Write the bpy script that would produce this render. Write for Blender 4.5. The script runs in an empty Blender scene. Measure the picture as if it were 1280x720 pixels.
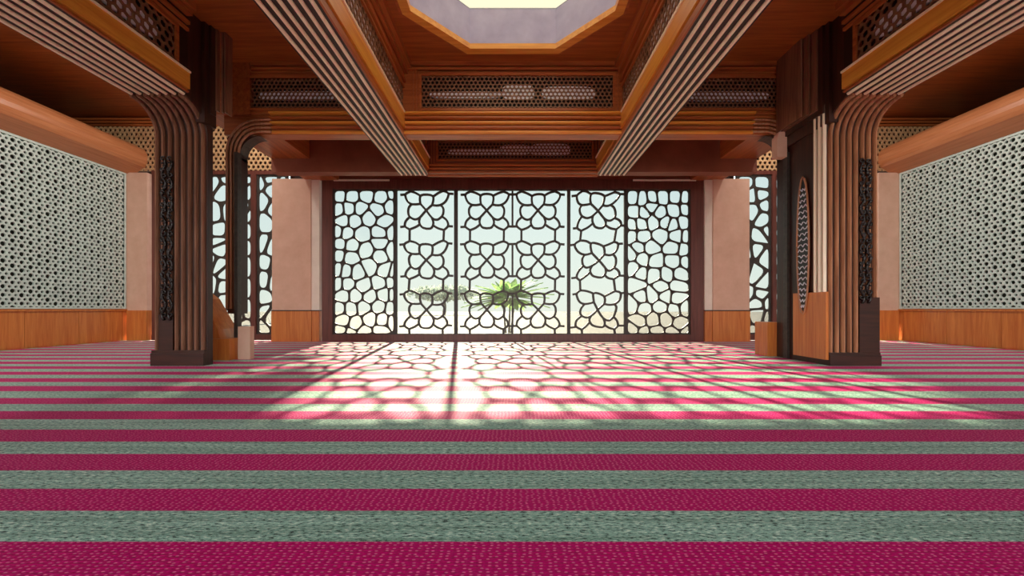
import bpy, bmesh, math, random
from mathutils import Vector
random.seed(7)
SC = bpy.context.scene
COL = SC.collection
PI = math.pi
F = 480.0           # focal length in pixels of the 1280 wide frame
EYE = 1.0

# ------------------------------------------------------------------ materials
def newmat(name):
    m = bpy.data.materials.new(name); m.use_nodes = True
    nt = m.node_tree; nt.nodes.clear()
    out = nt.nodes.new('ShaderNodeOutputMaterial')
    return m, nt, out
def N(nt, typ, **kw):
    n = nt.nodes.new(typ)
    for k, v in kw.items():
        if k in n.inputs: n.inputs[k].default_value = v
        else: setattr(n, k, v)
    return n
def L(nt, a, ao, b, bi): nt.links.new(a.outputs[ao], b.inputs[bi])
def srgb(r, g, b):
    def f(c):
        c /= 255.0
        return c/12.92 if c <= 0.04045 else ((c+0.055)/1.055)**2.4
    return (f(r), f(g), f(b), 1)
def coords(nt, scale):
    tc = N(nt, 'ShaderNodeTexCoord'); mp = N(nt, 'ShaderNodeMapping')
    mp.inputs['Scale'].default_value = scale
    L(nt, tc, 'Object', mp, 'Vector'); return mp
def ramp(nt, stops):
    r = N(nt, 'ShaderNodeValToRGB'); e = r.color_ramp.elements
    e[0].position, e[0].color = stops[0]; e[1].position, e[1].color = stops[-1]
    for p, c in stops[1:-1]:
        k = e.new(p); k.color = c
    return r
def wood(name, a, b, axis='Y', rough=0.4, coat=0.15, bump=0.05):
    m, nt, out = newmat(name)
    s = [9.0, 9.0, 9.0]; s['XYZ'.index(axis)] = 0.55
    mp = coords(nt, s)
    n1 = N(nt, 'ShaderNodeTexNoise', Scale=1.6, Detail=7.0, Roughness=0.62, Distortion=0.6)
    L(nt, mp, 'Vector', n1, 'Vector')
    r = ramp(nt, [(0.30, b), (0.70, a)])
    L(nt, n1, 'Fac', r, 'Fac')
    p = N(nt, 'ShaderNodeBsdfPrincipled', Roughness=rough)
    p.inputs['Coat Weight'].default_value = coat; p.inputs['Coat Roughness'].default_value = 0.25
    L(nt, r, 'Color', p, 'Base Color')
    bp = N(nt, 'ShaderNodeBump', Strength=bump, Distance=0.02)
    L(nt, n1, 'Fac', bp, 'Height'); L(nt, bp, 'Normal', p, 'Normal')
    L(nt, p, 'BSDF', out, 'Surface'); return m
def plain(name, a, b, scale=4.0, rough=0.6, metal=0.0, bump=0.1):
    m, nt, out = newmat(name)
    mp = coords(nt, (1, 1, 1))
    n1 = N(nt, 'ShaderNodeTexNoise', Scale=scale, Detail=6.0, Roughness=0.6)
    L(nt, mp, 'Vector', n1, 'Vector')
    r = ramp(nt, [(0.3, b), (0.7, a)]); L(nt, n1, 'Fac', r, 'Fac')
    p = N(nt, 'ShaderNodeBsdfPrincipled', Roughness=rough, Metallic=metal)
    L(nt, r, 'Color', p, 'Base Color')
    bp = N(nt, 'ShaderNodeBump', Strength=bump, Distance=0.01)
    L(nt, n1, 'Fac', bp, 'Height'); L(nt, bp, 'Normal', p, 'Normal')
    L(nt, p, 'BSDF', out, 'Surface'); return m

M = {}
for ax in 'XYZ':
    M['wood'+ax] = wood('red_brown_wood_'+ax, srgb(192, 110, 54), srgb(142, 70, 30), ax)
    M['dark'+ax] = wood('dark_brown_wood_'+ax, srgb(70, 36, 22), srgb(36, 17, 10), ax, rough=0.45)
    M['rib'+ax] = wood('pale_rib_wood_'+ax, srgb(255, 242, 216), srgb(250, 224, 188), ax, rough=0.35)
    M['gold'+ax] = wood('golden_wood_'+ax, srgb(240, 172, 72), srgb(210, 128, 44), ax, rough=0.32, coat=0.3)
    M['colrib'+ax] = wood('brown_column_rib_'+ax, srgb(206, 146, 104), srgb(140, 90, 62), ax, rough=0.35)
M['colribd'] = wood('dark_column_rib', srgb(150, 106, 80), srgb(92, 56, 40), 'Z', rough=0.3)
M['ceil'] = wood('ceiling_board_wood', srgb(178, 98, 38), srgb(128, 62, 22), 'X', rough=0.42)
M['recess'] = wood('recess_wood', srgb(40, 19, 10), srgb(22, 10, 6), 'Y', rough=0.5)
M['dado'] = wood('orange_dado_wood', srgb(220, 138, 66), srgb(188, 98, 40), 'Z', rough=0.3, coat=0.35)
M['cove'] = wood('cove_timber', srgb(206, 136, 90), srgb(180, 108, 64), 'Y', rough=0.35, coat=0.3)
M['plaster'] = plain('pink_plaster', srgb(226, 186, 162), srgb(212, 168, 142), 2.5, 0.7)
M['pale'] = plain('pale_plaster', srgb(240, 226, 210), srgb(228, 212, 196), 3, 0.7)  # light put into the colour, for the lit strips of head and piers
M['well'] = plain('lavender_plaster', srgb(190, 188, 220), srgb(168, 164, 200), 3, 0.7)
M['grille'] = plain('dark_bronze_grille', srgb(74, 66, 58), srgb(46, 40, 36), 14, 0.5, 0.0)
M['frame'] = wood('window_frame_wood', srgb(120, 66, 54), srgb(84, 42, 34), 'Z', rough=0.4)
M['screen'] = plain('pale_perforated_screen', srgb(214, 230, 220), srgb(190, 206, 196), 6, 0.45)
M['screenback'] = plain('dark_green_backing', srgb(56, 62, 50), srgb(36, 42, 34), 2, 0.5)
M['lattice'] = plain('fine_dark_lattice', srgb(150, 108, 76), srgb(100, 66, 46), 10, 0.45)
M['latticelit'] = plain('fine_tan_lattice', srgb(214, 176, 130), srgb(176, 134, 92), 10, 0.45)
M['black'] = plain('black_backing', srgb(26, 18, 14), srgb(16, 11, 9), 4, 0.7)
M['strip'] = plain('pale_grey_strip', srgb(236, 238, 246), srgb(214, 216, 226), 3, 0.5)
M['scroll'] = plain('black_carved_wood', srgb(34, 24, 20), srgb(20, 14, 12), 8, 0.35)
M['wallp'] = plain('brown_wall_panel', srgb(150, 84, 58), srgb(124, 64, 42), 1.5, 0.55)
M['stone'] = plain('pale_terrace_stone', srgb(104, 94, 88), srgb(88, 79, 73), 1.0, 0.8)
M['bark'] = plain('grey_brown_bark', srgb(110, 90, 70), srgb(70, 56, 44), 6, 0.9)
def leafmat(name, a, tr):
    m, nt, out = newmat(name)
    mp = coords(nt, (1, 1, 1)); n1 = N(nt, 'ShaderNodeTexNoise', Scale=1.5, Detail=4.0); L(nt, mp, 'Vector', n1, 'Vector')
    r = ramp(nt, [(0.3, [c*0.6 for c in a[:3]]+[1]), (0.7, a)]); L(nt, n1, 'Fac', r, 'Fac')
    p = N(nt, 'ShaderNodeBsdfPrincipled', Roughness=0.5); L(nt, r, 'Color', p, 'Base Color')
    t = N(nt, 'ShaderNodeBsdfTranslucent'); L(nt, r, 'Color', t, 'Color')
    x = N(nt, 'ShaderNodeMixShader', Fac=tr); nt.links.new(p.outputs[0], x.inputs[1]); nt.links.new(t.outputs[0], x.inputs[2])
    L(nt, x, 'Shader', out, 'Surface'); return m
M['fan'] = leafmat('bright_fan_leaf', srgb(176, 214, 130), 0.6)
M['sage'] = leafmat('pale_sage_leaf', srgb(212, 222, 208), 0.5)  # leaf colour lightened to put distant mist into it
M['leaf'] = plain('green_leaf', srgb(70, 110, 50), srgb(40, 76, 30), 1.2, 0.6)
M['bush'] = plain('yellow_green_leaf', srgb(120, 190, 40), srgb(76, 140, 30), 1.5, 0.5)

# glass with a milky veil
def milky(name, tint, veil, fac):
    m, nt, out = newmat(name)
    t = N(nt, 'ShaderNodeBsdfTransparent', Color=tint)
    d = N(nt, 'ShaderNodeBsdfTranslucent', Color=veil)
    x = N(nt, 'ShaderNodeMixShader', Fac=fac)
    nt.links.new(t.outputs[0], x.inputs[1]); nt.links.new(d.outputs[0], x.inputs[2])
    L(nt, x, 'Shader', out, 'Surface'); return m
M['glass'] = milky('milky_glass', (0.40, 0.425, 0.41, 1), (0.95, 0.96, 0.94, 1), 0.006)
M['sky_glass'] = milky('frosted_cream_glass', (0.40, 0.375, 0.31, 1), (1.0, 0.93, 0.74, 1), 0.06)

# carpet: two weaves
def carpet(name, base, light, dark, kind):
    m, nt, out = newmat(name)
    p = N(nt, 'ShaderNodeBsdfPrincipled', Roughness=0.62)
    p.inputs['Sheen Weight'].default_value = (0.02 if kind == 'dots' else 0.10); p.inputs['Sheen Roughness'].default_value = 0.4
    p.inputs['Specular IOR Level'].default_value = (0.08 if kind == 'dots' else 0.2)
    if kind == 'dots':
        mp = coords(nt, (30, 55, 1))
        v = N(nt, 'ShaderNodeTexVoronoi', Scale=1.0, Randomness=0.45); v.voronoi_dimensions = '2D'
        L(nt, mp, 'Vector', v, 'Vector')
        r = ramp(nt, [(0.13, light), (0.26, base)]); L(nt, v, 'Distance', r, 'Fac')
        hsrc, ho = v, 'Distance'
        mp2 = coords(nt, (60, 200, 1))
        n2 = N(nt, 'ShaderNodeTexNoise', Scale=1.0, Detail=3.0); L(nt, mp2, 'Vector', n2, 'Vector')
        r2 = ramp(nt, [(0.32, (0.62, 0.62, 0.62, 1)), (0.7, (1.12, 1.12, 1.12, 1))]); L(nt, n2, 'Fac', r2, 'Fac')
        mx = N(nt, 'ShaderNodeMix', data_type='RGBA', blend_type='MULTIPLY'); mx.inputs[0].default_value = 1
        nt.links.new(r.outputs['Color'], mx.inputs[6]); nt.links.new(r2.outputs['Color'], mx.inputs[7])
    else:
        mp = coords(nt, (30, 95, 1))
        n1 = N(nt, 'ShaderNodeTexNoise', Scale=1.0, Detail=4.0, Roughness=0.7); L(nt, mp, 'Vector', n1, 'Vector')
        r = ramp(nt, [(0.40, dark), (0.47, base), (0.55, base), (0.61, light)]); L(nt, n1, 'Fac', r, 'Fac')
        hsrc, ho = n1, 'Fac'
        mp2 = coords(nt, (0.6, 26, 1))
        n2 = N(nt, 'ShaderNodeTexNoise', Scale=1.0, Detail=3.0); L(nt, mp2, 'Vector', n2, 'Vector')
        r2 = ramp(nt, [(0.35, (0.66, 0.72, 0.68, 1)), (0.65, (1.12, 1.12, 1.12, 1))]); L(nt, n2, 'Fac', r2, 'Fac')
        mx = N(nt, 'ShaderNodeMix', data_type='RGBA', blend_type='MULTIPLY'); mx.inputs[0].default_value = 1
        nt.links.new(r.outputs['Color'], mx.inputs[6]); nt.links.new(r2.outputs['Color'], mx.inputs[7])
    nt.links.new(mx.outputs[2], p.inputs['Base Color'])
    bp = N(nt, 'ShaderNodeBump', Strength=0.35, Distance=0.01)
    L(nt, hsrc, ho, bp, 'Height'); L(nt, bp, 'Normal', p, 'Normal')
    L(nt, p, 'BSDF', out, 'Surface'); return m
M['crimson'] = carpet('crimson_carpet', srgb(212, 0, 112), srgb(255, 130, 176), srgb(120, 0, 50), 'dots')
M['green'] = carpet('sage_green_carpet', srgb(152, 194, 174), srgb(226, 240, 222), srgb(40, 64, 54), 'weave')

# ------------------------------------------------------------------ mesh builder
class MB:
    def __init__(s, mirror=1):
        s.v = []; s.f = []; s.mi = []; s.m = mirror
    def V(s, p):
        s.v.append((p[0]*s.m, p[1], p[2])); return len(s.v)-1
    def face(s, idx, mi=0): s.f.append(list(idx)); s.mi.append(mi)
    def box(s, x0, x1, y0, y1, z0, z1, mi=0):
        i = [s.V((x, y, z)) for x in (x0, x1) for y in (y0, y1) for z in (z0, z1)]
        for q in ((0,1,3,2), (4,6,7,5), (0,4,5,1), (2,3,7,6), (0,2,6,4), (1,5,7,3)):
            s.face([i[k] for k in q], mi)
    def prism(s, pts, axis, a0, a1):
        """pts: 2-D outline in the two other axes (in order), swept along axis"""
        def P(a, q):
            return {'X': (a, q[0], q[1]), 'Y': (q[0], a, q[1]), 'Z': (q[0], q[1], a)}[axis]
        A = [s.V(P(a0, q)) for q in pts]; B = [s.V(P(a1, q)) for q in pts]
        n = len(pts)
        s.face(A); s.face(B[::-1])
        for k in range(n):
            s.face([A[k], A[(k+1) % n], B[(k+1) % n], B[k]])
    def sweep(s, path, normals, side, prof):
        """closed profile [(along side, along normal)] carried down a path"""
        rings = []
        sd = Vector(side)
        for p, n in zip(path, normals):
            p = Vector(p); n = Vector(n)
            rings.append([s.V(p + sd*a + n*b) for a, b in prof])
        k = len(prof)
        for r0, r1 in zip(rings, rings[1:]):
            for j in range(k):
                s.face([r0[j], r0[(j+1) % k], r1[(j+1) % k], r1[j]])
        s.face(rings[0][::-1]); s.face(rings[-1])
    def tube(s, pts, rad, seg=6):
        rings = []
        n = len(pts)
        for i, p in enumerate(pts):
            a = Vector(pts[max(i-1, 0)]); b = Vector(pts[min(i+1, n-1)])
            d = (b-a).normalized()
            u = d.cross(Vector((0.31, 0.7, 0.64))).normalized(); w = d.cross(u)
            r = rad[i] if isinstance(rad, (list, tuple)) else rad
            rings.append([s.V(Vector(p) + u*math.cos(t)*r + w*math.sin(t)*r) for t in [2*PI*k/seg for k in range(seg)]])
        for r0, r1 in zip(rings, rings[1:]):
            for j in range(seg):
                s.face([r0[j], r0[(j+1) % seg], r1[(j+1) % seg], r1[j]])
        s.face(rings[0][::-1]); s.face(rings[-1])
    def ring(s, outer, inner, mapf, thick):
        """flat ring between two matching 2-D loops, with front, back and hole walls"""
        n = len(outer)
        of = [s.V(mapf(p[0], p[1], 0)) for p in outer]; fi = [s.V(mapf(p[0], p[1], 0)) for p in inner]
        ob = [s.V(mapf(p[0], p[1], thick)) for p in outer]; bi = [s.V(mapf(p[0], p[1], thick)) for p in inner]
        for k in range(n):
            j = (k+1) % n
            s.face([of[k], of[j], fi[j], fi[k]])
            s.face([ob[k], bi[k], bi[j], ob[j]])
            s.face([fi[k], fi[j], bi[j], bi[k]])
    def build(s, name, mats, parent=None, smooth=False, fix=True):
        loc = Vector(parent_world(parent)) if parent else Vector((0, 0, 0))
        me = bpy.data.meshes.new(name)
        me.from_pydata([tuple(Vector(v)-loc) for v in s.v], [], s.f)
        if not isinstance(mats, (list, tuple)): mats = [mats]
        for m in mats: me.materials.append(M[m])
        me.polygons.foreach_set('material_index', s.mi)
        if fix:
            bm = bmesh.new(); bm.from_mesh(me)
            bmesh.ops.recalc_face_normals(bm, faces=bm.faces); bm.to_mesh(me); bm.free()
        if smooth:
            me.polygons.foreach_set('use_smooth', [True]*len(me.polygons))
        me.update()
        o = bpy.data.objects.new(name, me); COL.objects.link(o)
        if parent: o.parent = parent
        return o
def parent_world(p):
    v = Vector((0, 0, 0))
    while p: v += p.location; p = p.parent
    return v
def tag(o, label=None, cat=None, group=None, kind=None):
    if label: o['label'] = label
    if cat: o['category'] = cat
    if group: o['group'] = group
    if kind or cat: o['kind'] = kind or 'thing'
    return o
def thing(name, label, cat, loc, group=None):
    o = bpy.data.objects.new(name, None); o.empty_display_size = 0.2; o.location = loc
    COL.objects.link(o); return tag(o, label, cat, group)
def struct(name, loc=(0, 0, 0)):
    o = bpy.data.objects.new(name, None); o.location = loc; COL.objects.link(o)
    o['kind'] = 'structure'; return o

RIB = lambda w, d: [(-w, 0), (-w, d*0.55), (-w*0.45, d), (w*0.45, d), (w, d*0.55), (w, 0)]

# ------------------------------------------------------------------ lattice makers
def clip(poly, a, b, c):
    """keep a*x+b*y <= c"""
    out = []
    n = len(poly)
    for i in range(n):
        p, q = poly[i], poly[(i+1) % n]
        dp = a*p[0]+b*p[1]-c; dq = a*q[0]+b*q[1]-c
        if dp <= 0: out.append(p)
        if dp*dq < 0:
            t = dp/(dp-dq); out.append((p[0]+(q[0]-p[0])*t, p[1]+(q[1]-p[1])*t))
    return out
def chaikin(poly, n=2, k=0.25):
    for _ in range(n):
        o = []
        for i in range(len(poly)):
            p, q = poly[i], poly[(i+1) % len(poly)]
            o += [(p[0]+(q[0]-p[0])*k, p[1]+(q[1]-p[1])*k), (q[0]+(p[0]-q[0])*k, q[1]+(p[1]-q[1])*k)]
        poly = o
    return poly
def rayhit(poly, c, ang):
    dx, dy = math.cos(ang), math.sin(ang); best = None
    n = len(poly)
    for i in range(n):
        p, q = poly[i], poly[(i+1) % n]
        ex, ey = q[0]-p[0], q[1]-p[1]
        den = dx*ey-dy*ex
        if abs(den) < 1e-12: continue
        t = ((p[0]-c[0])*ey-(p[1]-c[1])*ex)/den
        u = ((p[0]-c[0])*dy-(p[1]-c[1])*dx)/den
        if t > 0 and -1e-6 <= u <= 1+1e-6 and (best is None or t < best): best = t
    if best is None: best = 0.0
    return (c[0]+dx*best, c[1]+dy*best)
def cell_grille(mb, seeds, x0, x1, z0, z1, bar, mapf, thick):
    rect = [(x0, z0), (x1, z0), (x1, z1), (x0, z1)]
    b = bar/2
    irect = [(x0+b, z0+b), (x1-b, z0+b), (x1-b, z1-b), (x0+b, z1-b)]
    for i, s in enumerate(seeds):
        outer, inner = rect, irect
        for j, t in enumerate(seeds):
            if i == j: continue
            a, c = t[0]-s[0], t[1]-s[1]; l = math.hypot(a, c)
            if l < 1e-6 or l > 2.4: continue
            a /= l; c /= l
            d = a*(s[0]+t[0])/2+c*(s[1]+t[1])/2
            outer = clip(outer, a, c, d)
            if inner: inner = clip(inner, a, c, d-b)
            if len(outer) < 3: break
        if len(outer) < 3 or not inner or len(inner) < 3: continue
        # drop near-duplicate corners so rounding stays even
        cl = [p for k, p in enumerate(inner) if math.hypot(p[0]-inner[k-1][0], p[1]-inner[k-1][1]) > 0.02]
        if len(cl) >= 3: inner = cl
        loop = chaikin(inner, 2, 0.2)
        cx = sum(p[0] for p in loop)/len(loop); cy = sum(p[1] for p in loop)/len(loop)
        angs = sorted([math.atan2(p[1]-cy, p[0]-cx) for p in loop+outer])
        A = [angs[0]]
        for t in angs[1:]:
            if t-A[-1] > 1e-4: A.append(t)
        mb.ring([rayhit(outer, (cx, cy), t) for t in A], [rayhit(loop, (cx, cy), t) for t in A], mapf, thick)
def hex_lattice(mb, w, h, pitch, r_of, mapf, thick, seg=12):
    """honeycomb of cells with round holes filling w x h from (0,0)"""
    dy = pitch*math.sqrt(3)/2; R = pitch/math.sqrt(3)
    rows = int(h/dy)+2; cols = int(w/pitch)+2
    for r in range(rows):
        for c in range(cols):
            cx = (c+0.5*(r % 2))*pitch; cy = r*dy
            if cx < -0.01 or cx > w+pitch*0.3 or cy > h+dy*0.3: continue
            q = c-(r//2)
            rad = r_of(q, r)*pitch
            O, I = [], []
            for k in range(seg):
                t = 2*PI*k/seg+PI/6
                tt = (t-PI/6) % (PI/3)-PI/6
                ro = R*math.cos(PI/6)/math.cos(tt)
                O.append((cx+ro*math.cos(t), cy+ro*math.sin(t))); I.append((cx+rad*math.cos(t), cy+rad*math.sin(t)))
            O = [(min(max(a, 0), w), min(max(b_, 0), h)) for a, b_ in O]
            I = [(min(max(a, 0), w), min(max(b_, 0), h)) for a, b_ in I]
            mb.ring(O, I, mapf, thick)

# ------------------------------------------------------------------ levels
Y_T1 = 7.85; Y_T2 = 10.1; Y_W = 11.9; Y_S = 12.3; Y_B = -6.0
Z_SOF = 4.55; Z_C = 6.0; Z_AC = 7.1
XW = 12.3

# ------------------------------------------------------------------ floor and carpet
b = MB(); b.box(-12.6, 12.6, Y_B-0.3, 12.6, -0.25, -0.02); o = b.build('floor', 'stone'); o['kind'] = 'structure'
edges = [1.649, 1.901, 2.133, 2.376, 2.645, 2.892, 3.179, 3.478, 3.75, 4.034, 4.305, 4.66, 4.974, 5.246]
up = edges[-1]
while up < 12.1: up += 0.287; edges.append(min(up, 12.3))
lo = edges[0]; pre = []
while lo > Y_B: lo -= 0.25; pre.append(max(lo, Y_B))
allr = sorted(pre)+edges
first_green = len(pre)
b = MB()
for k in range(len(allr)-1):
    mi = 1 if (k-first_green) % 2 == 0 else 0
    a = b.V((-12.28, allr[k], 0)); c = b.V((12.28, allr[k], 0)); d = b.V((12.28, allr[k+1], 0)); e = b.V((-12.28, allr[k+1], 0))
    b.face([a, c, d, e], mi)
n0 = len(b.v)
s = [b.V(p) for p in ((-12.28, Y_B, 0), (12.28, Y_B, 0), (12.28, Y_B, -0.02), (-12.28, Y_B, -0.02))]; b.face(s)
o = b.build('carpet', ['crimson', 'green'], fix=False)
tag(o, 'wall-to-wall carpet in crimson and sage green stripes', 'carpet')

# ------------------------------------------------------------------ ceilings
cxs, cys = 0.0, 5.55
OH = [(0.82, 1.75), (1.72, 0.82), (1.72, -0.82), (0.82, -1.75), (-0.82, -1.75), (-1.72, -0.82), (-1.72, 0.82), (-0.82, 1.75)]
OCT = [(cxs+x, cys+y) for x, y in OH]
b = MB()
x0, x1, y0, y1 = -2.3, 2.3, Y_B, 10.3
for z, in ((Z_C,), (Z_C+0.2,)):
    box_pts = [(x1, y1), (x1, cys+0.82), (x1, cys-0.82), (x1, y0), (x0, y0), (x0, cys-0.82), (x0, cys+0.82), (x0, y1)]
    bi = [b.V((p[0], p[1], z)) for p in box_pts]; oi = [b.V((p[0], p[1], z)) for p in OCT]
    for k in range(8):
        j = (k+1) % 8
        b.face([bi[k], bi[j], oi[j], oi[k]])
o = b.build('ceiling_centre', 'ceil', fix=False); o['kind'] = 'structure'
for sgn, nm in ((-1, 'left'), (1, 'right')):
    b = MB(sgn); b.box(2.3, 5.36, Y_B, Y_W+0.1, Z_C, Z_C+0.2); b.box(5.36, 6.46, 6.32, 7.8, Z_C, Z_C+0.2); b.box(5.36, 5.46, 6.32, 7.8, Z_C+0.2, Z_AC+0.1); o = b.build('ceiling_bay_'+nm, 'ceil'); o['kind'] = 'structure'
    b = MB(sgn); b.box(5.4, 14.6, Y_B, 12.6, Z_AC, Z_AC+0.2); o = b.build('ceiling_aisle_'+nm, 'ceil'); o['kind'] = 'structure'
b = MB(); b.box(-2.3, 2.3, 10.3, Y_W+0.1, Z_C, Z_C+0.2); o = b.build('ceiling_back', 'ceil'); o['kind'] = 'structure'

# ------------------------------------------------------------------ skylight
sk = thing('skylight', 'octagonal skylight with golden wooden rim and frosted glass in the central ceiling', 'skylight', (cxs, cys, Z_C))
def octring(zs, k0, k1, nm, mat):
    b = MB()
    A = []
    for k, z in ((k0, zs[0]), (k1, zs[0]), (k1, zs[1]), (k0, zs[1])):
        A.append([b.V((cxs+x*k, cys+y*k, z)) for x, y in OH])
    for i in range(4):
        for j in range(8):
            b.face([A[i][j], A[i][(j+1) % 8], A[(i+1) % 4][(j+1) % 8], A[(i+1) % 4][j]])
    return b.build(nm, mat, sk)
octring((Z_C-0.07, Z_C+0.03), 0.985, 1.075, 'rim', 'goldX')
octring((Z_C-0.035, Z_C+0.02), 1.075, 1.11, 'rim_moulding', 'woodX')
octring((Z_C+0.03, Z_C+0.72), 1.0, 1.04, 'well', 'well')
b = MB(); b.prism([(cxs+x*1.03, cys+y*1.03) for x, y in OH], 'Z', Z_C+0.70, Z_C+0.73)
b.build('glass_pane', 'sky_glass', sk)

# ------------------------------------------------------------------ fine lattice panel as a part of a beam
def lattice_part(parent, org, U, w, h, pitch, nrm, mirror=1, blobs=(), mat='lattice', hole=0.41, frame=True, backmat='black', fmat='woodX', ladder=True):
    """org: lower corner; U: unit direction; height is +z; nrm: unit direction INTO the beam"""
    U = Vector(U); Nn = Vector(nrm); O = Vector(org)
    mapf = lambda u, v, d: O+U*u+Vector((0, 0, v))+Nn*d
    def slab(b, u0, u1, v0, v1, d0, d1):
        idx = [b.V(mapf(u, v, d)) for u in (u0, u1) for v in (v0, v1) for d in (d0, d1)]
        for q in ((0,1,3,2), (4,6,7,5), (0,4,5,1), (2,3,7,6), (0,2,6,4), (1,5,7,3)): b.face([idx[k] for k in q])
    b = MB(mirror); hex_lattice(b, w, h, pitch, lambda q, r: hole, mapf, 0.02, 6)
    lat = b.build('lattice_panel', mat, parent, fix=False)
    b = MB(mirror); slab(b, 0, w, 0, h, 0.075, 0.085); b.build('lattice_backing', backmat, lat)
    for (u0, u1, v0, v1) in blobs:
        b = MB(mirror)
        cu, cv, ru, rv = (u0+u1)/2*w, (v0+v1)/2*h, (u1-u0)/2*w, (v1-v0)/2*h
        pts = []
        for k in range(28):
            t = 2*PI*k/28; c, s_ = math.cos(t), math.sin(t)
            pts.append((cu+ru*math.copysign(abs(c)**0.45, c), cv+rv*math.copysign(abs(s_)**0.6, s_)))
        A = [b.V(mapf(p[0], p[1], 0.021)) for p in pts]; B = [b.V(mapf(p[0], p[1], 0.05)) for p in pts]
        b.face(A); b.face(B[::-1])
        for k in range(28): b.face([A[k], A[(k+1) % 28], B[(k+1) % 28], B[k]])
        b.build('pale_strip', 'strip', lat)
    if frame:
        for off, fw, proud, fm in ((0.0, 0.05, 0.035, fmat), (0.10, 0.025, 0.025, fmat), (0.17, 0.025, 0.02, fmat)) if ladder else ((0.0, 0.05, 0.035, fmat),):
            b = MB(mirror)
            e = off
            slab(b, -e-fw, w+e+fw, -e-fw, -e, -proud, 0.09); slab(b, -e-fw, w+e+fw, h+e, h+e+fw, -proud, 0.09)
            slab(b, -e-fw, -e, -e, h+e, -proud, 0.09); slab(b, w+e, w+e+fw, -e, h+e, -proud, 0.09)
            b.build('lattice_frame', fm, parent)
    return lat

# ------------------------------------------------------------------ long beams
def long_beam(sgn, xo, xi, y_end, zs, nribs, label, wo, lat_z0, lat_z1, fas, cor, ztop, rd=0.035):
    """xo: outer edge, xi: inner edge (towards the middle); both positive, mirrored by sgn"""
    t = thing('ceiling_beam', label, 'beam', (sgn*(xo+xi)/2, 1.0, zs), 'long ceiling beams')
    b = MB(sgn)
    # core with a recess behind the lattice
    b.box(xi+0.10, xo, Y_B, y_end, zs, ztop)
    b.box(xi, xi+0.10, Y_B, y_end, zs, lat_z0); b.box(xi, xi+0.10, Y_B, y_end, lat_z1, ztop)
    b.box(xi, xi+0.10, y_end-0.25, y_end, lat_z0, lat_z1)
    b.build('beam_core', 'recess', t)
    pitch = (xo-xi)/nribs
    for k in range(nribs):
        x = xi+pitch*(k+0.5)
        b = MB(sgn); pts = [(x, Y_B, zs), (x, y_end, zs)]
        b.sweep(pts, [(0, 0, -1)]*2, (1, 0, 0), RIB(pitch*0.18, rd))
        b.build('rib', 'ribY', t)
    b = MB(sgn); b.box(xi-0.03, xi, Y_B, y_end-0.01, zs+0.0, fas[0]-0.02); b.build('lower_board', 'woodY', t)
    b = MB(sgn); b.box(xi-0.055, xi, Y_B, y_end-0.02, fas[0], fas[1]); b.build('fascia', 'goldY', t)
    b = MB(sgn)
    b.box(xi-0.075, xi, Y_B, y_end-0.02, fas[1], fas[1]+0.03)
    b.build('fascia_lip', 'ribY', t)
    b = MB(sgn)
    for (z, p, hh) in cor: b.box(xi-p, xi, Y_B, y_end-0.02, z, z+hh)
    b.build('cornice', 'woodY', t)
    lattice_part(t, (xi+0.0, 1.2, lat_z0), (0, 1, 0), y_end-0.25-1.2, lat_z1-lat_z0, 0.13, (1, 0, 0), sgn, wo, fmat='woodY', ladder=False)
    return t
CB = [(0.02, 0.3, 0.25, 0.75), (0.34, 0.6, 0.2, 0.8), (0.63, 0.97, 0.3, 0.75)]
cor_c = ((5.62, 0.06, 0.05), (5.72, 0.03, 0.05), (5.80, 0.10, 0.06), (5.88, 0.18, 0.12))
long_beam(-1, 2.98, 2.24, Y_T2, 4.535, 6, 'ribbed ceiling beam on the left side of the octagonal skylight', CB, 5.02, 5.52, (4.66, 4.95), cor_c, 6.0)
long_beam(1, 2.98, 2.24, Y_T2, 4.535, 6, 'ribbed ceiling beam on the right side of the octagonal skylight', CB, 5.02, 5.52, (4.66, 4.95), cor_c, 6.0)
OB = [(0.1, 0.42, 0.2, 0.7), (0.45, 0.72, 0.25, 0.8), (0.74, 0.95, 0.2, 0.7)]
cor_o = ((5.55, 0.04, 0.05), (5.66, 0.06, 0.05), (5.80, 0.10, 0.06), (5.88, 0.16, 0.12))
long_beam(-1, 6.35, 5.35, 6.32, 4.55, 7, 'ribbed ceiling beam bending down into the left fluted column', OB, 4.92, 5.48, (4.60, 4.86), cor_o, 7.1, 0.03)
long_beam(1, 6.42, 5.45, 6.32, 4.55, 7, 'ribbed ceiling beam bending down into the right fluted column', OB, 4.92, 5.48, (4.60, 4.86), cor_o, 7.1, 0.03)

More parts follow.
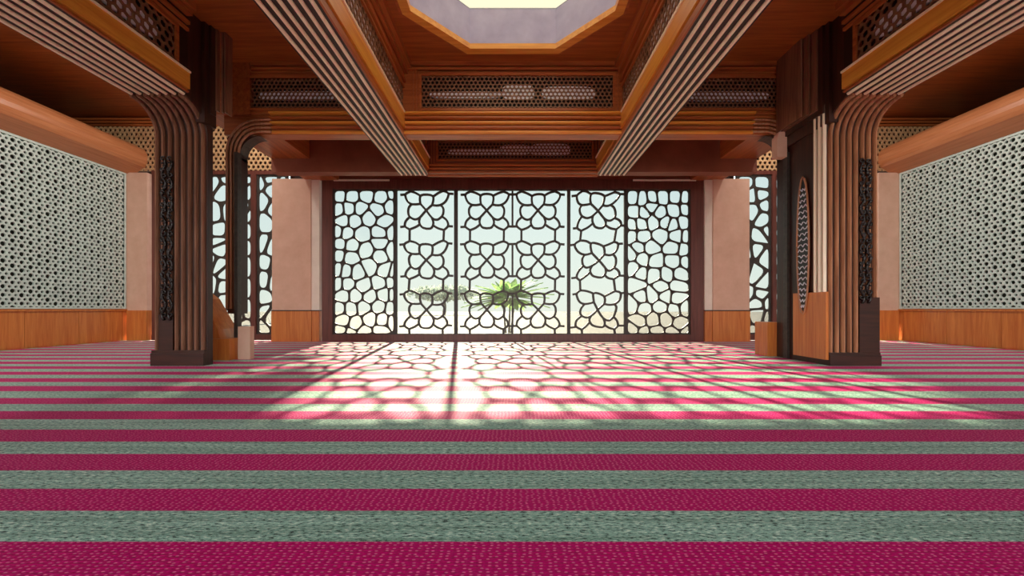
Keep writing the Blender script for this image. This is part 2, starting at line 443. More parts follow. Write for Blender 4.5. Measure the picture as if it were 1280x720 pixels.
# ------------------------------------------------------------------ cross beams
def cross_beam():
    t = thing('cross_beam', 'wide cross beam of three lattice panels spanning between the two columns', 'beam', (0, Y_T1, 4.5))
    b = MB()
    y0, y1 = Y_T1, Y_T1+0.25
    b.box(-5.9, 5.9, y0+0.10, y1, 4.56, 6.0)
    b.box(-5.9, 5.9, y0, y0+0.10, 4.56, 5.09); b.box(-5.9, 5.9, y0, y0+0.10, 5.76, 6.0)
    for xa, xb in ((-5.9, -5.5), (-3.1, -1.86), (2.04, 3.1), (5.6, 5.9)): b.box(xa, xb, y0, y0+0.10, 5.09, 5.76)
    b.build('beam_core', 'woodX', t)
    for k in range(5):
        z = 4.60+k*0.09
        b = MB(); b.sweep([(-4.92, y0, z), (4.9, y0, z)], [(0, -1, 0)]*2, (0, 0, 1), RIB(0.032, 0.05+0.02*k))
        b.build('rib', 'woodX' if k % 2 else 'goldX', t)
    b = MB()
    b.box(-5.3, 5.35, y0-0.07, y0, 5.86, 5.90); b.box(-5.3, 5.35, y0-0.10, y0, 5.93, 6.0)
    b.build('cornice', 'woodX', t)
    lattice_part(t, (-1.86, y0, 5.09), (1, 0, 0), 3.90, 0.67, 0.088, (0, 1, 0), 1,
                 [(0.04, 0.42, 0.34, 0.55), (0.42, 0.59, 0.3, 0.74), (0.63, 0.91, 0.3, 0.7)])
    lattice_part(t, (-5.5, y0, 5.09), (1, 0, 0), 2.4, 0.62, 0.088, (0, 1, 0), 1, [(0.12, 0.9, 0.3, 0.6)])
    lattice_part(t, (3.1, y0, 5.09), (1, 0, 0), 2.5, 0.62, 0.088, (0, 1, 0), 1, [(0.1, 0.86, 0.28, 0.6)])
    return t
cross_beam()
def cross_beam_back():
    t = thing('cross_beam', 'plain brown cross beam with one small lattice panel above the great window', 'beam', (0, Y_T2, 4.5))
    b = MB(); y0, y1 = Y_T2, Y_T2+0.3
    b.box(-6.35, 6.42, y0+0.10, y1, 4.6, 6.0)
    b.box(-6.35, -1.96, y0, y0+0.10, 4.6, 6.0); b.box(2.08, 6.42, y0, y0+0.10, 4.6, 6.0)
    b.box(-1.96, 2.08, y0, y0+0.10, 4.6, 4.92); b.box(-1.96, 2.08, y0, y0+0.10, 5.40, 6.0)
    b.build('beam_core', 'wallp', t)
    for k in range(4):
        z = 4.5+k*0.085
        b = MB(); b.sweep([(-2.22, y0, z), (2.22, y0, z)], [(0, -1, 0)]*2, (0, 0, 1), RIB(0.03, 0.04+0.02*k))
        b.build('rib', 'woodX', t)
    lattice_part(t, (-1.96, y0, 4.92), (1, 0, 0), 4.04, 0.48, 0.095, (0, 1, 0), 1,
                 [(0.06, 0.42, 0.3, 0.6), (0.40, 0.6, 0.3, 0.85), (0.6, 0.86, 0.25, 0.9)])
cross_beam_back()
# short beams carrying on from each column to the back
for sgn, nm, xo, xi in ((-1, 'left', 6.35, 5.35), (1, 'right', 6.42, 5.45)):
    b = MB(sgn); b.prism([(xi, 4.95), (xo, 4.95), (xo, 7.095), (xi, 7.095)], 'Y', 7.8, 11.84)
    o = b.build('column_beam', 'woodY')
    tag(o, 'plain brown beam running behind the %s fluted column to the window wall' % nm, 'beam')

# ------------------------------------------------------------------ columns
def arc_path(x, yf, z0, zs, r, yend):
    """front-face path up the column and forward under the beam, with outward normals"""
    P = [(x, yf, z0), (x, yf, zs-r)]; Nn = [(0, -1, 0), (0, -1, 0)]
    cy_, cz_ = yf-r, zs-r
    for k in range(1, 11):
        a = PI/2*k/10
        P.append((x, cy_+r*math.cos(a), cz_+r*math.sin(a))); Nn.append((0, -math.cos(a), -math.sin(a)))
    P.append((x, yend, zs)); Nn.append((0, 0, -1))
    return P, Nn
def scroll(b, x, y, z0, z1, w, seed, plane='XZ'):
    """carved foliage: a wavering stem with curling leaves"""
    rnd = random.Random(seed)
    def P(a, d, z): return (x+a, y+d, z) if plane == 'XZ' else (x+d, y+a, z)
    n = int((z1-z0)/0.05)
    stem = [P(w*0.35*math.sin(k*0.9), 0, z0+(z1-z0)*k/n) for k in range(n+1)]
    b.tube(stem, 0.022, 5)
    for k in range(0, n, 2):
        z = z0+(z1-z0)*k/n; sg = 1 if (k//2) % 2 else -1
        pts = []
        for j in range(9):
            t = j/8*PI*1.6
            rr = w*(0.55-0.045*j)
            pts.append(P(sg*(rr*math.sin(t)), -0.01, z+0.10-rr*math.cos(t)*0.7+rnd.uniform(-.01, .01)))
        b.tube(pts, [0.02-0.0012*j for j in range(9)], 5)
YF = 6.82
def column(sgn, xo, xi, depth, label, rib_n, orn_k, ornz, foot_h):
    nm = 'left' if sgn < 0 else 'right'
    t = thing('fluted_column', label, 'column', (sgn*(xo+xi)/2, YF, 0))
    r = 0.5
    prof = [(YF+depth, 0), (YF, 0), (YF, Z_SOF-r)]
    for k in range(1, 11):
        a = PI/2*k/10; prof.append((YF-r+r*math.cos(a), Z_SOF-r+r*math.sin(a)))
    prof += [(YF-r, Z_C), (YF+depth, Z_C)]
    b = MB(sgn); b.prism(prof, 'X', xi, xo); b.build('shaft', 'darkZ', t)
    b = MB(sgn); b.box(xi-0.0, xo+0.0, YF-0.095, YF, 0, foot_h); b.box(xi, xo, YF-0.075, YF, foot_h, foot_h+0.05)
    b.build('foot', 'darkX', t)
    p = (xo-xi)/rib_n
    for k in range(rib_n):
        x = xi+p*(k+0.5)
        z0 = foot_h+0.05 if k not in orn_k else ornz
        P, Nn = arc_path(x, YF, z0, Z_SOF, r, YF-r)
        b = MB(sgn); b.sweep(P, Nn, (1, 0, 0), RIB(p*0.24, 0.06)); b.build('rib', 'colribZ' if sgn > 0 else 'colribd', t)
    b = MB(sgn)
    for k in orn_k[:2]: scroll(b, xi+p*(k+0.1), YF-0.08, ornz-0.1, 3.6, 0.10, 3+k)
    b.build('carved_ornament', 'scroll', t, smooth=True)
    if orn_k:
        b = MB(sgn); b.box(xi+p*(min(orn_k)-0.15), xi+p*(max(orn_k)+1.0), YF-0.06, YF, foot_h+0.05, ornz); b.build('lower_panel', 'darkX', t)
    # tall post on the inner corner up to the ceiling
    b = MB(sgn)
    b.box(xi-0.06, xi+0.10, YF-0.14, YF+depth, Z_SOF-0.3, Z_C)
    b.box(xi-0.10, xi-0.06, YF-0.05, YF+depth-0.05, Z_SOF-0.1, Z_C)
    b.build('upper_post', 'darkZ', t)
    b = MB(sgn)
    for k in range(3): b.box(xi-0.13-0.05*k, xi-0.10-0.05*k, YF+0.05+0.12*k, YF+depth, Z_SOF, Z_C)
    b.build('post_moulding', 'colribd', t)
    return t
cl = column(-1, 6.35, 5.42, 0.12, 'dark fluted column left of the great window, nearest the left wall', 8, (5, 6), 0.9, 0.22)
cr = column(1, 6.46, 5.56, 0.95, 'fluted column right of the great window with orange side panels', 8, (5, 6, 7), 1.2, 0.18)

# flank panels of the right column
x = 5.56
b = MB(); b.box(x-0.05, x, YF-0.06, 7.55, 0.10, 1.30); b.build('side_panel', 'dado', cr)
b = MB(); b.box(x-0.03, x, YF+0.02, 7.5, 1.34, 4.5); b.build('upper_side_panel', 'darkZ', cr)
for k in range(3):
    yy = YF-0.03+0.10*k
    b = MB(); b.sweep([(x-0.03, yy, 1.3), (x-0.03, yy, 4.6)], [(-1, 0, 0)]*2, (0, 1, 0), RIB(0.022, 0.05)); b.build('side_rib', 'ribZ', cr)
b = MB()
oc = [(7.28+0.13*math.cos(2*PI*k/24), 2.2+1.25*math.sin(2*PI*k/24)) for k in range(24)]
b.prism(oc, 'X', x-0.055, x-0.02); ov = b.build('oval_lattice', 'scroll', cr)
b = MB()
P = [(x-0.06, 7.28+0.15*math.cos(2*PI*k/24), 2.2+1.30*math.sin(2*PI*k/24)) for k in range(25)]
b.tube(P, 0.018, 6); b.build('oval_rim', 'colribZ', ov, smooth=True)
b = MB()
for k in range(22):
    z = 1.05+k*0.105
    hw = 0.125*math.sqrt(max(0, 1-((z-2.2)/1.25)**2))
    pts = [(x-0.062, 7.28-hw+2*hw*j/6, z+0.03*math.sin(j*2.1+k)) for j in range(7)]
    b.tube(pts, 0.010, 5)
b.build('oval_tracery', 'strip', ov)

# slim fluted posts that turn into the cross beam
def slim_post(sgn, xc, label, bottom):
    t = thing('fluted_post', label, 'post', (sgn*xc, Y_T1-0.10, 0))
    y0 = Y_T1
    b = MB(sgn); b.box(xc-0.05, xc+0.19, y0-0.03, y0+0.22, bottom, 4.1); b.build('shaft', 'darkZ', t)
    b = MB(sgn); b.box(xc-0.09, xc-0.02, y0-0.14, y0-0.02, 0, 4.15); b.build('front_bar', 'grille', t)
    # curved bracket
    b = MB(sgn); r = 0.42
    pr = [(xc+0.19, 4.05), (xc-0.05, 4.05)]
    for k in range(0, 11):
        a = PI/2*k/10
        pr.append((xc-0.05-r+r*math.cos(a), 4.10+r*math.sin(a)))
    pr += [(xc+0.19, 4.515)]
    b.prism(pr, 'Y', y0-0.02, y0+0.22); b.build('bracket', 'darkX', t)
    for k in range(4):
        # concentric ribs: vertical, then bending over into the cross beam
        off = 0.08*k
        rr = r+off
        zc, xcn = 4.18, xc-0.05-r
        P = [(xc-0.05+off, y0, bottom+0.1), (xc-0.05+off, y0, zc)]
        for j in range(1, 11):
            a = PI/2*j/10
            P.append((xcn+rr*math.cos(a), y0, zc+rr*math.sin(a)))
        P.append((xcn-0.25, y0, zc+rr))
        b = MB(sgn)
        pts = P; nn = [(0, -1, 0)]*len(P)
        # the ribs turn in the x-z plane, so build each as a thin tube with a squarish look
        b.tube([(p[0], p[1]-0.045, p[2]) for p in pts], 0.026, 6); b.build('rib', 'colribZ', t, smooth=True)
    return t
pl = slim_post(-1, 5.62, 'slim dark fluted post beside the left column, turning into the cross beam', 0.9)
b = MB(-1); b.box(5.50, 6.2, 7.45, 8.1, 0, 0.42); b.build('plinth', 'dado', pl)
b = MB(-1); b.prism([(5.72, 0.42), (6.3, 0.42), (6.3, 1.35), (6.1, 1.2), (5.9, 0.85), (5.76, 0.6)], 'Y', 7.5, 8.0); b.build('curved_foot', 'dado', pl)
b = MB(-1); b.box(5.20, 5.44, 7.6, 7.72, 0, 0.65); b.build('low_block', 'plaster', pl)
pr_ = slim_post(1, 5.60, 'slim dark fluted post beside the right column, turning into the cross beam', 0.0)
b = MB(1); b.box(5.36, 5.60, 8.08, 8.5, 0, 0.72); b.build('low_block', 'dado', pr_)
b = MB(1)
pts = [(5.50, 4.05), (5.30, 4.05), (5.30, 4.45), (5.36, 4.58), (5.44, 4.62), (5.50, 4.58)]
b.prism(pts, 'Y', 7.70, 7.86); b.build('end_block', 'plaster', pr_)

# ------------------------------------------------------------------ window wall
def W(px): return (px-641)*Y_W/F
zb, zt = 0.207, 4.69
win = struct('window_1', (0, Y_W, 0))
b = MB()
xl0, xl1, xr0, xr1 = W(404), W(417), W(862), W(878)
b.box(xl0, xl1, Y_W-0.09, Y_W+0.12, 0, 4.98); b.box(xr0, xr1, Y_W-0.09, Y_W+0.12, 0, 4.98)
b.box(xl1, xr0, Y_W-0.09, Y_W+0.12, zt, 4.98); b.box(xl1, xr0, Y_W-0.09, Y_W+0.12, 0.0, zb)
b.build('window_frame', 'frame', win)
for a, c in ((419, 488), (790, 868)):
    b = MB(); b.box(W(a), W(c), Y_W-0.12, Y_W-0.09, 4.925, 4.975); b.build('pale_head_strip', 'pale', win)  # pale strip painted in for light catching the window head
bounds = [(417, 493.6), (495.4, 569), (571, 710), (711.6, 781), (783, 862)]
for (a, c), (d, e) in zip(bounds, bounds[1:]):
    b = MB(); b.box(W(c), W(d), Y_W-0.06, Y_W+0.10, zb, zt); b.build('mullion', 'grille', win)
for a, c in bounds:
    b = MB(); b.box(W(a), W(c), Y_W+0.07, Y_W+0.08, zb, zt); b.build('window_pane', 'glass', win)

def from_crop(lst, ox, oy, sc):
    return [((ox+x/sc-641)*Y_W/F, EYE-(oy+y/sc-386)*Y_W/F) for x, y in lst]
A_L = [(80,95),(130,100),(190,95),(250,105),(305,90),(75,155),(120,150),(165,150),(235,155),(290,140),(95,200),(140,200),(200,185),(265,205),
       (72,245),(108,250),(172,255),(245,250),(298,245),(80,295),(130,300),(190,320),(245,290),(298,320),(75,340),(125,350),(245,345),(205,385),
       (72,400),(105,405),(155,410),(265,405),(303,415),(72,460),(110,460),(178,468),(245,455),(295,450),(95,505),(145,505),(205,510),(260,500),(303,500),
       (80,560),(125,560),(180,555),(240,550),(295,560),(95,605),(145,620),(205,600),(255,605),(300,610),(85,652),(180,655),(250,650),(125,662)]
E_L = [(527,105),(567,110),(605,105),(648,100),(700,100),(745,105),(530,165),(573,168),(600,145),(638,170),(695,160),(745,155),(522,215),(560,212),(610,205),
       (660,205),(690,215),(735,205),(520,262),(565,265),(640,260),(705,262),(748,265),(548,310),(600,310),(520,335),(565,355),(690,310),(618,365),(690,365),
       (740,318),(530,395),(555,415),(615,420),(665,420),(720,420),(750,365),(540,460),(640,470),(710,465),(560,510),(605,505),(660,510),(705,515),(525,545),
       (570,560),(640,550),(695,565),(742,560),(550,610),(610,605),(660,600),(720,620),(525,645),(620,655),(570,658),(690,662),(748,655)]
sets = [from_crop(A_L, 400, 215, 3.272), None, None, None, from_crop(E_L, 630, 215, 3.272)]
names = ['dark cell-patterned screen at the far left of the great window',
         'narrow flower-patterned screen between the far left screen and the wide middle one',
         'widest screen in the middle of the great window, with a thin central bar',
         'narrow flower-patterned screen between the wide middle screen and the far right one',
         'dark cell-patterned screen at the far right of the great window']
FLOWER = [[(0, 0), (-52, -54)], [(-52, -54), (-60, -95), (-57, -132), (-30, -144), (0, -146)],
          [(-57, -132), (-105, -158), (-150, -170)], [(-150, -170), (-198, -150), (-192, -112), (-170, -72), (-132, -48), (-90, -46), (-52, -54)],
          [(-132, -48), (-158, -20), (-158, 30), (-143, 60)], [(-143, 60), (-110, 84), (-82, 82), (-56, 66), (0, 0)],
          [(-56, 66), (-68, 100), (-62, 128)], [(-62, 128), (-42, 158), (0, 162)],
          [(-143, 60), (-182, 92), (-196, 130), (-188, 152), (-152, 177)], [(-152, 177), (-100, 158), (-62, 128)],
          [(-152, 177), (-152, 273)], [(-192, 146), (-232, 148)], [(-194, -144), (-232, -142)]]
def smooth_open(p, n=2):
    for _ in range(n):
        if len(p) < 3: return p
        o = [p[0]]
        for a, c in zip(p, p[1:]):
            o += [(a[0]*.75+c[0]*.25, a[1]*.75+c[1]*.25), (a[0]*.25+c[0]*.75, a[1]*.25+c[1]*.75)]
        p = o+[p[-1]]
    return p
def clip_runs(pts, x0, x1, z0, z1):
    runs, cur = [], []
    for a, c in zip(pts, pts[1:]):
        t0, t1 = 0.0, 1.0; ok = True
        dx, dz = c[0]-a[0], c[1]-a[1]
        for p, q in ((-dx, a[0]-x0), (dx, x1-a[0]), (-dz, a[1]-z0), (dz, z1-a[1])):
            if abs(p) < 1e-12:
                if q < 0: ok = False
            else:
                t = q/p
                if p < 0: t0 = max(t0, t)
                else: t1 = min(t1, t)
        if not ok or t0 >= t1:
            if len(cur) > 1: runs.append(cur)
            cur = []; continue
        A = (a[0]+dx*t0, a[1]+dz*t0); C_ = (a[0]+dx*t1, a[1]+dz*t1)
        if not cur: cur = [A]
        cur.append(C_)
        if t1 < 1:
            runs.append(cur); cur = []
    if len(cur) > 1: runs.append(cur)
    return runs
def ribbon(mb, pts, w, y0, y1):
    rings = []
    n = len(pts)
    for i in range(n):
        a, c = pts[max(i-1, 0)], pts[min(i+1, n-1)]
        l = math.hypot(c[0]-a[0], c[1]-a[1]) or 1e-9
        nx, nz = -(c[1]-a[1])/l*w/2, (c[0]-a[0])/l*w/2
        p = pts[i]
        if i in (0, n-1):   # run a little past the joint
            sg = -1 if i == 0 else 1
            p = (p[0]+(c[0]-a[0])/l*sg*w*0.3, p[1]+(c[1]-a[1])/l*sg*w*0.3)
        rings.append([mb.V((p[0]-nx, y0, p[1]-nz)), mb.V((p[0]+nx, y0, p[1]+nz)), mb.V((p[0]+nx, y1, p[1]+nz)), mb.V((p[0]-nx, y1, p[1]-nz))])
    for r0, r1 in zip(rings, rings[1:]):
        for j in range(4): mb.face([r0[j], r0[(j+1) % 4], r1[(j+1) % 4], r1[j]])
    mb.face(rings[0][::-1]); mb.face(rings[-1])
def flower_grille(mb, axes, x0, x1, z0, z1, y, bar, warp, seed):
    rnd = random.Random(seed); ph = [rnd.uniform(0, 6.28) for _ in range(6)]
    for ax in axes:
        for cy_ in (201.5, 263, 325, 387, 448.5):
            for chain in FLOWER:
                for sg in (1, -1):
                    px = []
                    for u, v in smooth_open(chain):
                        X, Y = ax+sg*u/7.2, cy_+v/7.2
                        X2 = X+warp*(math.sin(Y*0.13+ph[0])+0.6*math.sin(X*0.21+Y*0.07+ph[1]))
                        Y2 = Y+warp*(math.sin(X*0.15+ph[2])+0.6*math.sin(Y*0.19-X*0.08+ph[3]))
                        px.append((W(X2), EYE-(Y2-386)*Y_W/F))
                    for run in clip_runs(px, x0, x1, z0, z1): ribbon(mb, run, bar, y-0.03+0.001*rnd.random(), y+0.022)
def screen(label, x0, x1, z0, z1, y, seeds, bar, mid_bar=None, flower=None):
    t = thing('lattice_screen', label, 'screen', ((x0+x1)/2, y, z0), 'carved window screens')
    b = MB(); e = 0.032
    b.box(x0, x0+e, y-0.04, y+0.03, z0, z1); b.box(x1-e, x1, y-0.04, y+0.03, z0, z1)
    b.box(x0+e, x1-e, y-0.04, y+0.03, z0, z0+e); b.box(x0+e, x1-e, y-0.04, y+0.03, z1-e, z1)
    b.build('screen_frame', 'grille', t)
    b = MB()
    if flower: flower_grille(b, flower[0], x0+e*0.5, x1-e*0.5, z0+e*0.5, z1-e*0.5, y, bar, flower[1], flower[2])
    else: cell_grille(b, seeds, x0+e*0.5, x1-e*0.5, z0+e*0.5, z1-e*0.5, bar, lambda u, v, d: (u, y-0.03+d, v), 0.05)
    b.build('grille', 'grille', t, fix=False)
    if mid_bar:
        for za, zc in mid_bar:
            b = MB(); b.box(W(640.6)-0.03, W(640.6)+0.03, y-0.035, y+0.025, za, zc); b.build('centre_bar', 'grille', t)
    return t
flowers = {495.4: ((533,), 0.6, 3), 571: ((608.5, 672.6), 0.25, 4), 711.6: ((747.5,), 1.4, 9)}
for (a, c), sd, nm in zip(bounds, sets, names):
    mb_ = [(EYE-(p-386)*Y_W/F, EYE-(q-386)*Y_W/F) for p, q in ((284, 239), (345, 305.5), (419, 367))] if 'widest' in nm else None
    screen(nm, W(a), W(c), zb, zt, Y_W-0.0, sd, 0.066 if flowers.get(a) else 0.05, mb_, flowers.get(a))

# plaster piers
for sgn, nm, a, c in ((-1, 'left', 347, 404), (1, 'right', 876, 930)):
    k = 12.0/F
    xs = sorted([abs(a-641)*k, abs(c-641)*k]); xi, xo = xs
    t = thing('plaster_pier', 'pink plaster pier with wooden base at the %s edge of the great window' % nm, 'pier', (sgn*(xi+xo)/2, 11.8, 0))
    b = MB(sgn); b.box(xi+0.24, xo, 11.72, 12.24, 0.95, 4.97); b.build('shaft', 'plaster', t)
    b = MB(sgn); b.box(xi, xi+0.24, 11.76, 11.99, 0.95, 4.97); b.build('pale_edge_strip', 'pale', t)  # paler colour stands for window light on the pier's return face
    b = MB(sgn); b.box(xi+0.22, xo+0.01, 11.70, 12.24, 0, 0.93); b.box(xi, xi+0.22, 11.74, 11.99, 0, 0.93); b.build('wooden_base', 'dado', t)
    b = MB(sgn); b.box(xi, xo+0.015, 11.69, 11.99, 0.93, 0.96); b.build('base_lip', 'darkX', t)

# wall over the window and behind the bay
b = MB(); b.box(-6.4, 6.45, Y_W-0.05, Y_W+0.2, 4.98, 6.0); o = b.build('wall_back', 'wallp'); o['kind'] = 'structure'

# side windows of the aisles
def S(px): return (px-641)*Y_S/F
zsb, zst = 0.18, 5.28
def relaxed(x0, x1, z0, z1, n, seed):
    rnd = random.Random(seed); pts = []
    best = []
    for i in range(n):
        cand = [(rnd.uniform(x0, x1), rnd.uniform(z0, z1)) for _ in range(14)]
        best_c = max(cand, key=lambda c: min([math.hypot(c[0]-p[0], c[1]-p[1]) for p in pts] or [9]))
        pts.append(best_c)
    return pts
widx = 2
for sgn, nm, cuts, ordn in ((-1, 'left', [(338, 356), ], None), (1, 'right', [], None)):
    w_ = struct('window_%d' % widx, (sgn*9.0, Y_S, 0)); widx += 1
    if sgn < 0: panels = [(322, 360), (262, 316), (198, 256)]
    else: panels = [(920, 963), (968, 1020), (1026, 1082)]
    lab = ['narrow screen squeezed between the %s plaster pier and the first dark mullion' % nm,
           'tall screen seen behind the slim post of the %s column' % nm,
           'tall screen hidden mostly behind the %s fluted column' % nm]
    xa = min(S(p[0]) for p in panels); xb = max(S(p[1]) for p in panels)
    b = MB()
    b.box(xa-0.15, xb+0.15, Y_S-0.08, Y_S+0.1, 0, zsb); b.box(xa-0.15, xb+0.15, Y_S-0.08, Y_S+0.1, zst, zst+0.12)
    b.build('window_frame', 'frame', w_)
    ps = sorted(panels)
    for (a, c), (d, e) in zip(ps, ps[1:]):
        b = MB(); b.box(S(c), S(d), Y_S-0.1, Y_S+0.1, zsb, zst); b.build('mullion', 'frame', w_)
    for i, (a, c) in enumerate(panels):
        b = MB(); b.box(S(a), S(c), Y_S+0.07, Y_S+0.08, zsb, zst); b.build('window_pane', 'glass', w_)
        n = int((S(c)-S(a))*(zst-zsb)/0.20)
        screen(lab[i], S(a), S(c), zsb, zst, Y_S, relaxed(S(a), S(c), zsb, zst, n, 11+i+widx*7), 0.075)
    # jamb beside the wall pier
    xj = abs(S(198)) if sgn < 0 else abs(S(1082))
    b = MB(sgn); b.box(xj, xj+0.12, Y_S-0.1, Y_S+0.1, 0, zst); b.build('jamb', 'frame', w_)
    # lattice transom over the window
    t = thing('lattice_transom', 'tan lattice transom above the tall screens of the %s aisle' % nm, 'transom', (sgn*9.2, Y_S, 5.4))
    b = MB(sgn)
    hex_lattice(b, 8.75, 1.42, 0.15, lambda q, r: 0.36, lambda u, v, d: (5.5+u, Y_S-0.05+d, 5.4+v), 0.04, 6)
    b.build('lattice_panel', 'latticelit', t, fix=False)
    b = MB(sgn); b.box(5.5, 14.25, Y_S+0.03, Y_S+0.06, 5.4, 6.82); b.build('lattice_backing', 'darkX', t)
    for k in range(3):
        b = MB(sgn); b.sweep([(5.5, Y_S-0.04, 6.85+0.09*k), (14.3, Y_S-0.04, 6.85+0.09*k)], [(0, -1, 0)]*2, (0, 0, 1), RIB(0.035, 0.06+0.02*k))
        b.build('moulding', 'woodX', t)
    b = MB(sgn); b.box(5.95, (7.19 if sgn < 0 else 7.14), Y_S+0.1, Y_S+0.3, 0, 5.35); b.box(5.4, 14.5, Y_S+0.1, Y_S+0.3, 5.35, 7.1); o = b.build('wall_aisle_back_'+nm, 'darkX'); o['kind'] = 'structure'

    # side wall: dado, perforated screen, timber cove, corner pier
    b = MB(sgn); b.box(XW, XW+0.25, Y_B, 12.6, 0, 6.2); b.box(XW+0.25, 14.6, Y_B, 12.6, 6.0, 6.2); b.box(14.4, 14.6, Y_B, 12.6, 6.2, 7.1); o = b.build('wall_'+nm, 'darkY'); o['kind'] = 'structure'
    b = MB(sgn)
    yy = Y_B
    while yy < 12.2:
        b.box(XW-0.10, XW, yy, min(yy+1.19, 12.3), 0.03, 0.94); yy += 1.2
    b.box(XW-0.085, XW, Y_B, 12.3, 0, 0.94); b.box(XW-0.14, XW, Y_B, 12.3, 0.94, 0.99)
    o = b.build('baseboard_'+nm, 'dado'); o['kind'] = 'structure'
    t = thing('wall_screen', 'pale perforated screen of round holes covering the %s wall' % nm, 'screen', (sgn*XW, 7.5, 1.0), 'perforated wall screens')
    b = MB(sgn); rnd = random.Random(4)
    ya, yb = 3.0, 12.05
    hex_lattice(b, yb-ya, 4.2, 0.118, lambda q, r: (0.46 if (q-r) % 3 == 0 else 0.30)*rnd.uniform(0.88, 1.08),
                lambda u, v, d: (XW-0.10+d, ya+u, 1.03+v), 0.04, 12)
    b.build('perforated_panel', 'screen', t, fix=False)
    b = MB(sgn); b.box(XW-0.012, XW-0.004, ya, yb, 1.03, 5.23); b.build('backing', 'screenback', t)
    b = MB(sgn); b.box(XW-0.12, XW, ya-0.06, yb+0.05, 1.0, 1.04); b.box(XW-0.12, XW, ya-0.06, yb+0.05, 5.21, 5.27)
    b.box(XW-0.12, XW, yb, yb+0.05, 1.04, 5.21); b.box(XW-0.12, XW, ya-0.06, ya, 1.04, 5.21)
    b.build('screen_frame', 'screen', t)
    pts = [(XW, 5.27), (XW-0.14, 5.27), (XW-0.30, 5.36)]
    for k in range(9):
        a = -PI*0.30+PI*0.85*k/8
        pts.append((XW-0.42-0.22*math.cos(a), 5.78+0.34*math.sin(a)))
    pts += [(XW-0.30, 6.2), (XW, 6.2)]
    b = MB(sgn); b.prism(pts, 'Y', Y_B, 12.28)
    o = b.build('cove_timber', 'cove')
    tag(o, 'rounded orange timber cove running above the perforated screen of the %s wall' % nm, 'cove')
    t = thing('corner_pier', 'narrow brown corner pier at the far end of the %s wall' % nm, 'pier', (sgn*12.0, 12.1, 0))
    b = MB(sgn); b.box(11.55, XW-0.01, 12.12, 12.40, 0.95, 5.3); b.build('shaft', 'plaster', t)
    b = MB(sgn); b.box(11.53, XW-0.15, 12.08, 12.40, 0, 0.95); b.build('wooden_base', 'dado', t)

# wall behind the camera, with wide openings to daylight
b = MB()
b.box(-12.6, 12.6, Y_B-0.25, Y_B, 0, 0.5); b.box(-14.6, 14.6, Y_B-0.25, Y_B, 5.6, 7.3)
for xx in (-12.3, -6.0, 0, 6.0, 12.3): b.box(xx-0.3, xx+0.3, Y_B-0.25, Y_B, 0.5, 5.6)
o = b.build('wall_front', 'plaster'); o['kind'] = 'structure'

# ------------------------------------------------------------------ outside
b = MB(); b.box(-120, 120, 12.65, 160, -0.4, -0.2); o = b.build('ground_terrace', 'stone'); o['kind'] = 'structure'
b = MB(); b.box(-120, 120, -80, Y_B-0.35, -0.4, -0.2); o = b.build('ground_forecourt', 'stone'); o['kind'] = 'structure'
def leaves(b, c, rad, n, size, seed, shell=0.45):
    rnd = random.Random(seed)
    for _ in range(n):
        d = Vector((rnd.gauss(0, 1), rnd.gauss(0, 1), rnd.gauss(0, 1))).normalized()
        k = (shell+(1-shell)*rnd.random())
        p = Vector((c[0]+d.x*rad[0]*k, c[1]+d.y*rad[1]*k, c[2]+d.z*rad[2]*k))
        u = Vector((rnd.gauss(0, 1), rnd.gauss(0, 1), rnd.gauss(0, 1))).normalized()
        w = u.cross(Vector((rnd.gauss(0, 1), rnd.gauss(0, 1), rnd.gauss(0, 1)))).normalized()
        s = size*rnd.uniform(0.6, 1.3)
        i = [b.V(p-u*s), b.V(p+w*s*0.45), b.V(p+u*s), b.V(p-w*s*0.45)]
        b.face(i)
# shrub with broad fan leaves seen through the middle screen
t = thing('garden_shrub', 'bright green shrub outside behind the middle window screen', 'shrub', (-0.2, 16.5, -0.2))
b = MB()
rnd = random.Random(21)
for k in range(70):
    az = rnd.uniform(0, 2*PI); el = rnd.uniform(-0.35, 1.1); ln = rnd.uniform(1.1, 1.75)
    c = Vector((-0.2, 16.5, 1.45))
    d = Vector((1.2*math.cos(az)*math.cos(el), math.sin(az)*math.cos(el)*0.6, math.sin(el)*0.75))
    s_ = d.cross(Vector((0, 0, 1))).normalized()
    pr = []
    for j, wd in enumerate((0.03, 0.16, 0.22, 0.15, 0.02)):
        p = c+d*ln*(0.15+0.85*j/4)+Vector((0, 0, -0.18*(j/4)**2))
        pr.append((b.V(p-s_*wd), b.V(p+Vector((0, 0, 0.04))), b.V(p+s_*wd)))
    for q, r in zip(pr, pr[1:]):
        b.face([q[0], q[1], r[1], r[0]]); b.face([q[1], q[2], r[2], r[1]])
b.build('foliage', 'fan', t, fix=False)
b = MB()
for k in range(5):
    a = 2*PI*k/5
    b.tube([(-0.2+0.12*math.cos(a), 16.5+0.12*math.sin(a), -0.2), (-0.2+0.2*math.cos(a), 16.5+0.2*math.sin(a), 0.7), (-0.2+0.3*math.cos(a), 16.5+0.3*math.sin(a), 1.5)], [0.05, 0.04, 0.02], 6)
b.build('stem', 'bark', t)
# distant hedge line
for (xx, yy, rx, rz, sd) in ((-14, 78, 8.0, 1.7, 1),):
    t = thing('distant_tree', 'pale low tree far off beyond the terrace, %s' % ('left of the shrub' if sd == 1 else 'just behind the shrub'), 'tree', (xx, yy, -0.2))
    b = MB(); leaves(b, (xx, yy, 4.2), (rx, 3, rz), 1100, 0.5, sd); b.build('foliage', 'sage', t, fix=False)
    b = MB(); b.tube([(xx, yy, -0.2), (xx+0.2, yy, 1.4), (xx, yy, 4.0)], [0.4, 0.32, 0.2], 7); b.build('trunk', 'bark', t)

SUN_DX = 0.14; SUN_SLOPE = 0.545
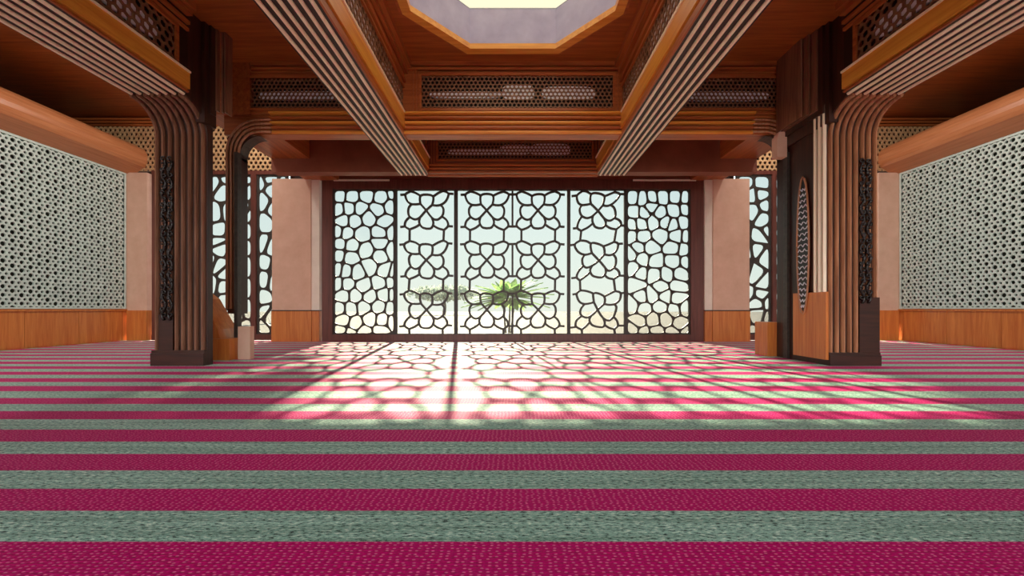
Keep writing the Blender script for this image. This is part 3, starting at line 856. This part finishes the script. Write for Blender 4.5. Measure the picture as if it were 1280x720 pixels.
# big unseen trees added outside: their crowns trim the sun patch on the carpet
def added_shade_tree(xw, zw, rx, rz, trunk_x, label, seed):
    D = 25.0; yy = Y_W+D
    cx = xw-SUN_DX*D; cz = zw+SUN_SLOPE*D
    t = thing('shade_tree', label, 'tree', (trunk_x, yy, -0.2))
    b = MB(); leaves(b, (cx, yy, cz), (rx, 3.0, rz), 9000, 0.55, seed, 0.05); b.build('foliage', 'leaf', t, fix=False)
    b = MB(); b.tube([(trunk_x, yy, -0.2), (trunk_x*1.02, yy, 5), (trunk_x*0.97, yy, 11), ((trunk_x+cx)/2, yy, cz-1), (cx, yy, cz+1)], [0.6, 0.5, 0.42, 0.3, 0.12], 8)
    b.build('trunk', 'bark', t)
added_shade_tree(-11.2, 6.2, 8.4, 6.2, -20.0, 'tall garden tree outside beyond the left pier', 5)
added_shade_tree(11.0, 6.2, 8.4, 6.2, 19.5, 'tall garden tree outside beyond the right pier', 6)

# ------------------------------------------------------------------ light
wd = bpy.data.worlds.new('World'); SC.world = wd; wd.use_nodes = True
nt = wd.node_tree; nt.nodes.clear()
out = N(nt, 'ShaderNodeOutputWorld'); bg = N(nt, 'ShaderNodeBackground', Strength=1.0)
tc = N(nt, 'ShaderNodeTexCoord'); sx = N(nt, 'ShaderNodeSeparateXYZ')
L(nt, tc, 'Generated', sx, 'Vector')
r = ramp(nt, [(0.0, (1.0, 0.97, 0.93, 1)), (0.12, (0.95, 0.98, 0.98, 1)), (0.5, (0.72, 0.86, 1.0, 1))])
L(nt, sx, 'Z', r, 'Fac'); L(nt, r, 'Color', bg, 'Color'); L(nt, bg, 'Background', out, 'Surface')
bg.inputs['Strength'].default_value = 1.38
sun = bpy.data.lights.new('sun', 'SUN'); sun.energy = 21.0; sun.color = (1.0, 0.83, 0.64); sun.angle = math.radians(0.9)
so = bpy.data.objects.new('sun', sun); COL.objects.link(so)
so.rotation_euler = Vector((SUN_DX, -1, -SUN_SLOPE)).to_track_quat('-Z', 'Y').to_euler()
so.location = (0, 20, 12)

for sg in (-1, 1):  # added fill lights without fittings, hidden behind the beams to brighten the side walls
    la = bpy.data.lights.new('wall_washer', 'AREA'); la.shape = 'RECTANGLE'; la.size = 12; la.size_y = 0.3
    la.energy = 95; la.color = (1.0, 0.96, 0.90)
    lo_ = bpy.data.objects.new('wall_washer', la); COL.objects.link(lo_)
    lo_.location = (sg*7.2, 6.0, 6.9)
    lo_.rotation_euler = Vector((sg*0.8, 0, -0.75)).to_track_quat('-Z', 'X').to_euler()
    d_ = Vector((sg*0.8, 0, -0.75)).normalized()
    from mathutils import Matrix
    xax = Vector((0, 1, 0)); zax = -d_; yax = zax.cross(xax)
    lo_.rotation_euler = Matrix((xax, yax, zax)).transposed().to_euler()
# ------------------------------------------------------------------ camera
cd = bpy.data.cameras.new('camera'); co = bpy.data.objects.new('camera', cd); COL.objects.link(co)
cd.sensor_width = 36; cd.lens = F/1280*36; cd.shift_x = -1/1280; cd.shift_y = 26/1280
cd.clip_start = 0.05; cd.clip_end = 500
co.location = (0, 0, EYE); co.rotation_euler = (PI/2, 0, 0)
SC.camera = co
vs = SC.view_settings
vs.view_transform = 'Standard'; vs.look = 'None'; vs.gamma = 1; vs.use_curve_mapping = False
vs.exposure = 1.75
SC.cycles.max_bounces = 10; SC.cycles.diffuse_bounces = 6; SC.cycles.transparent_max_bounces = 12
SC.cycles.use_denoising = True
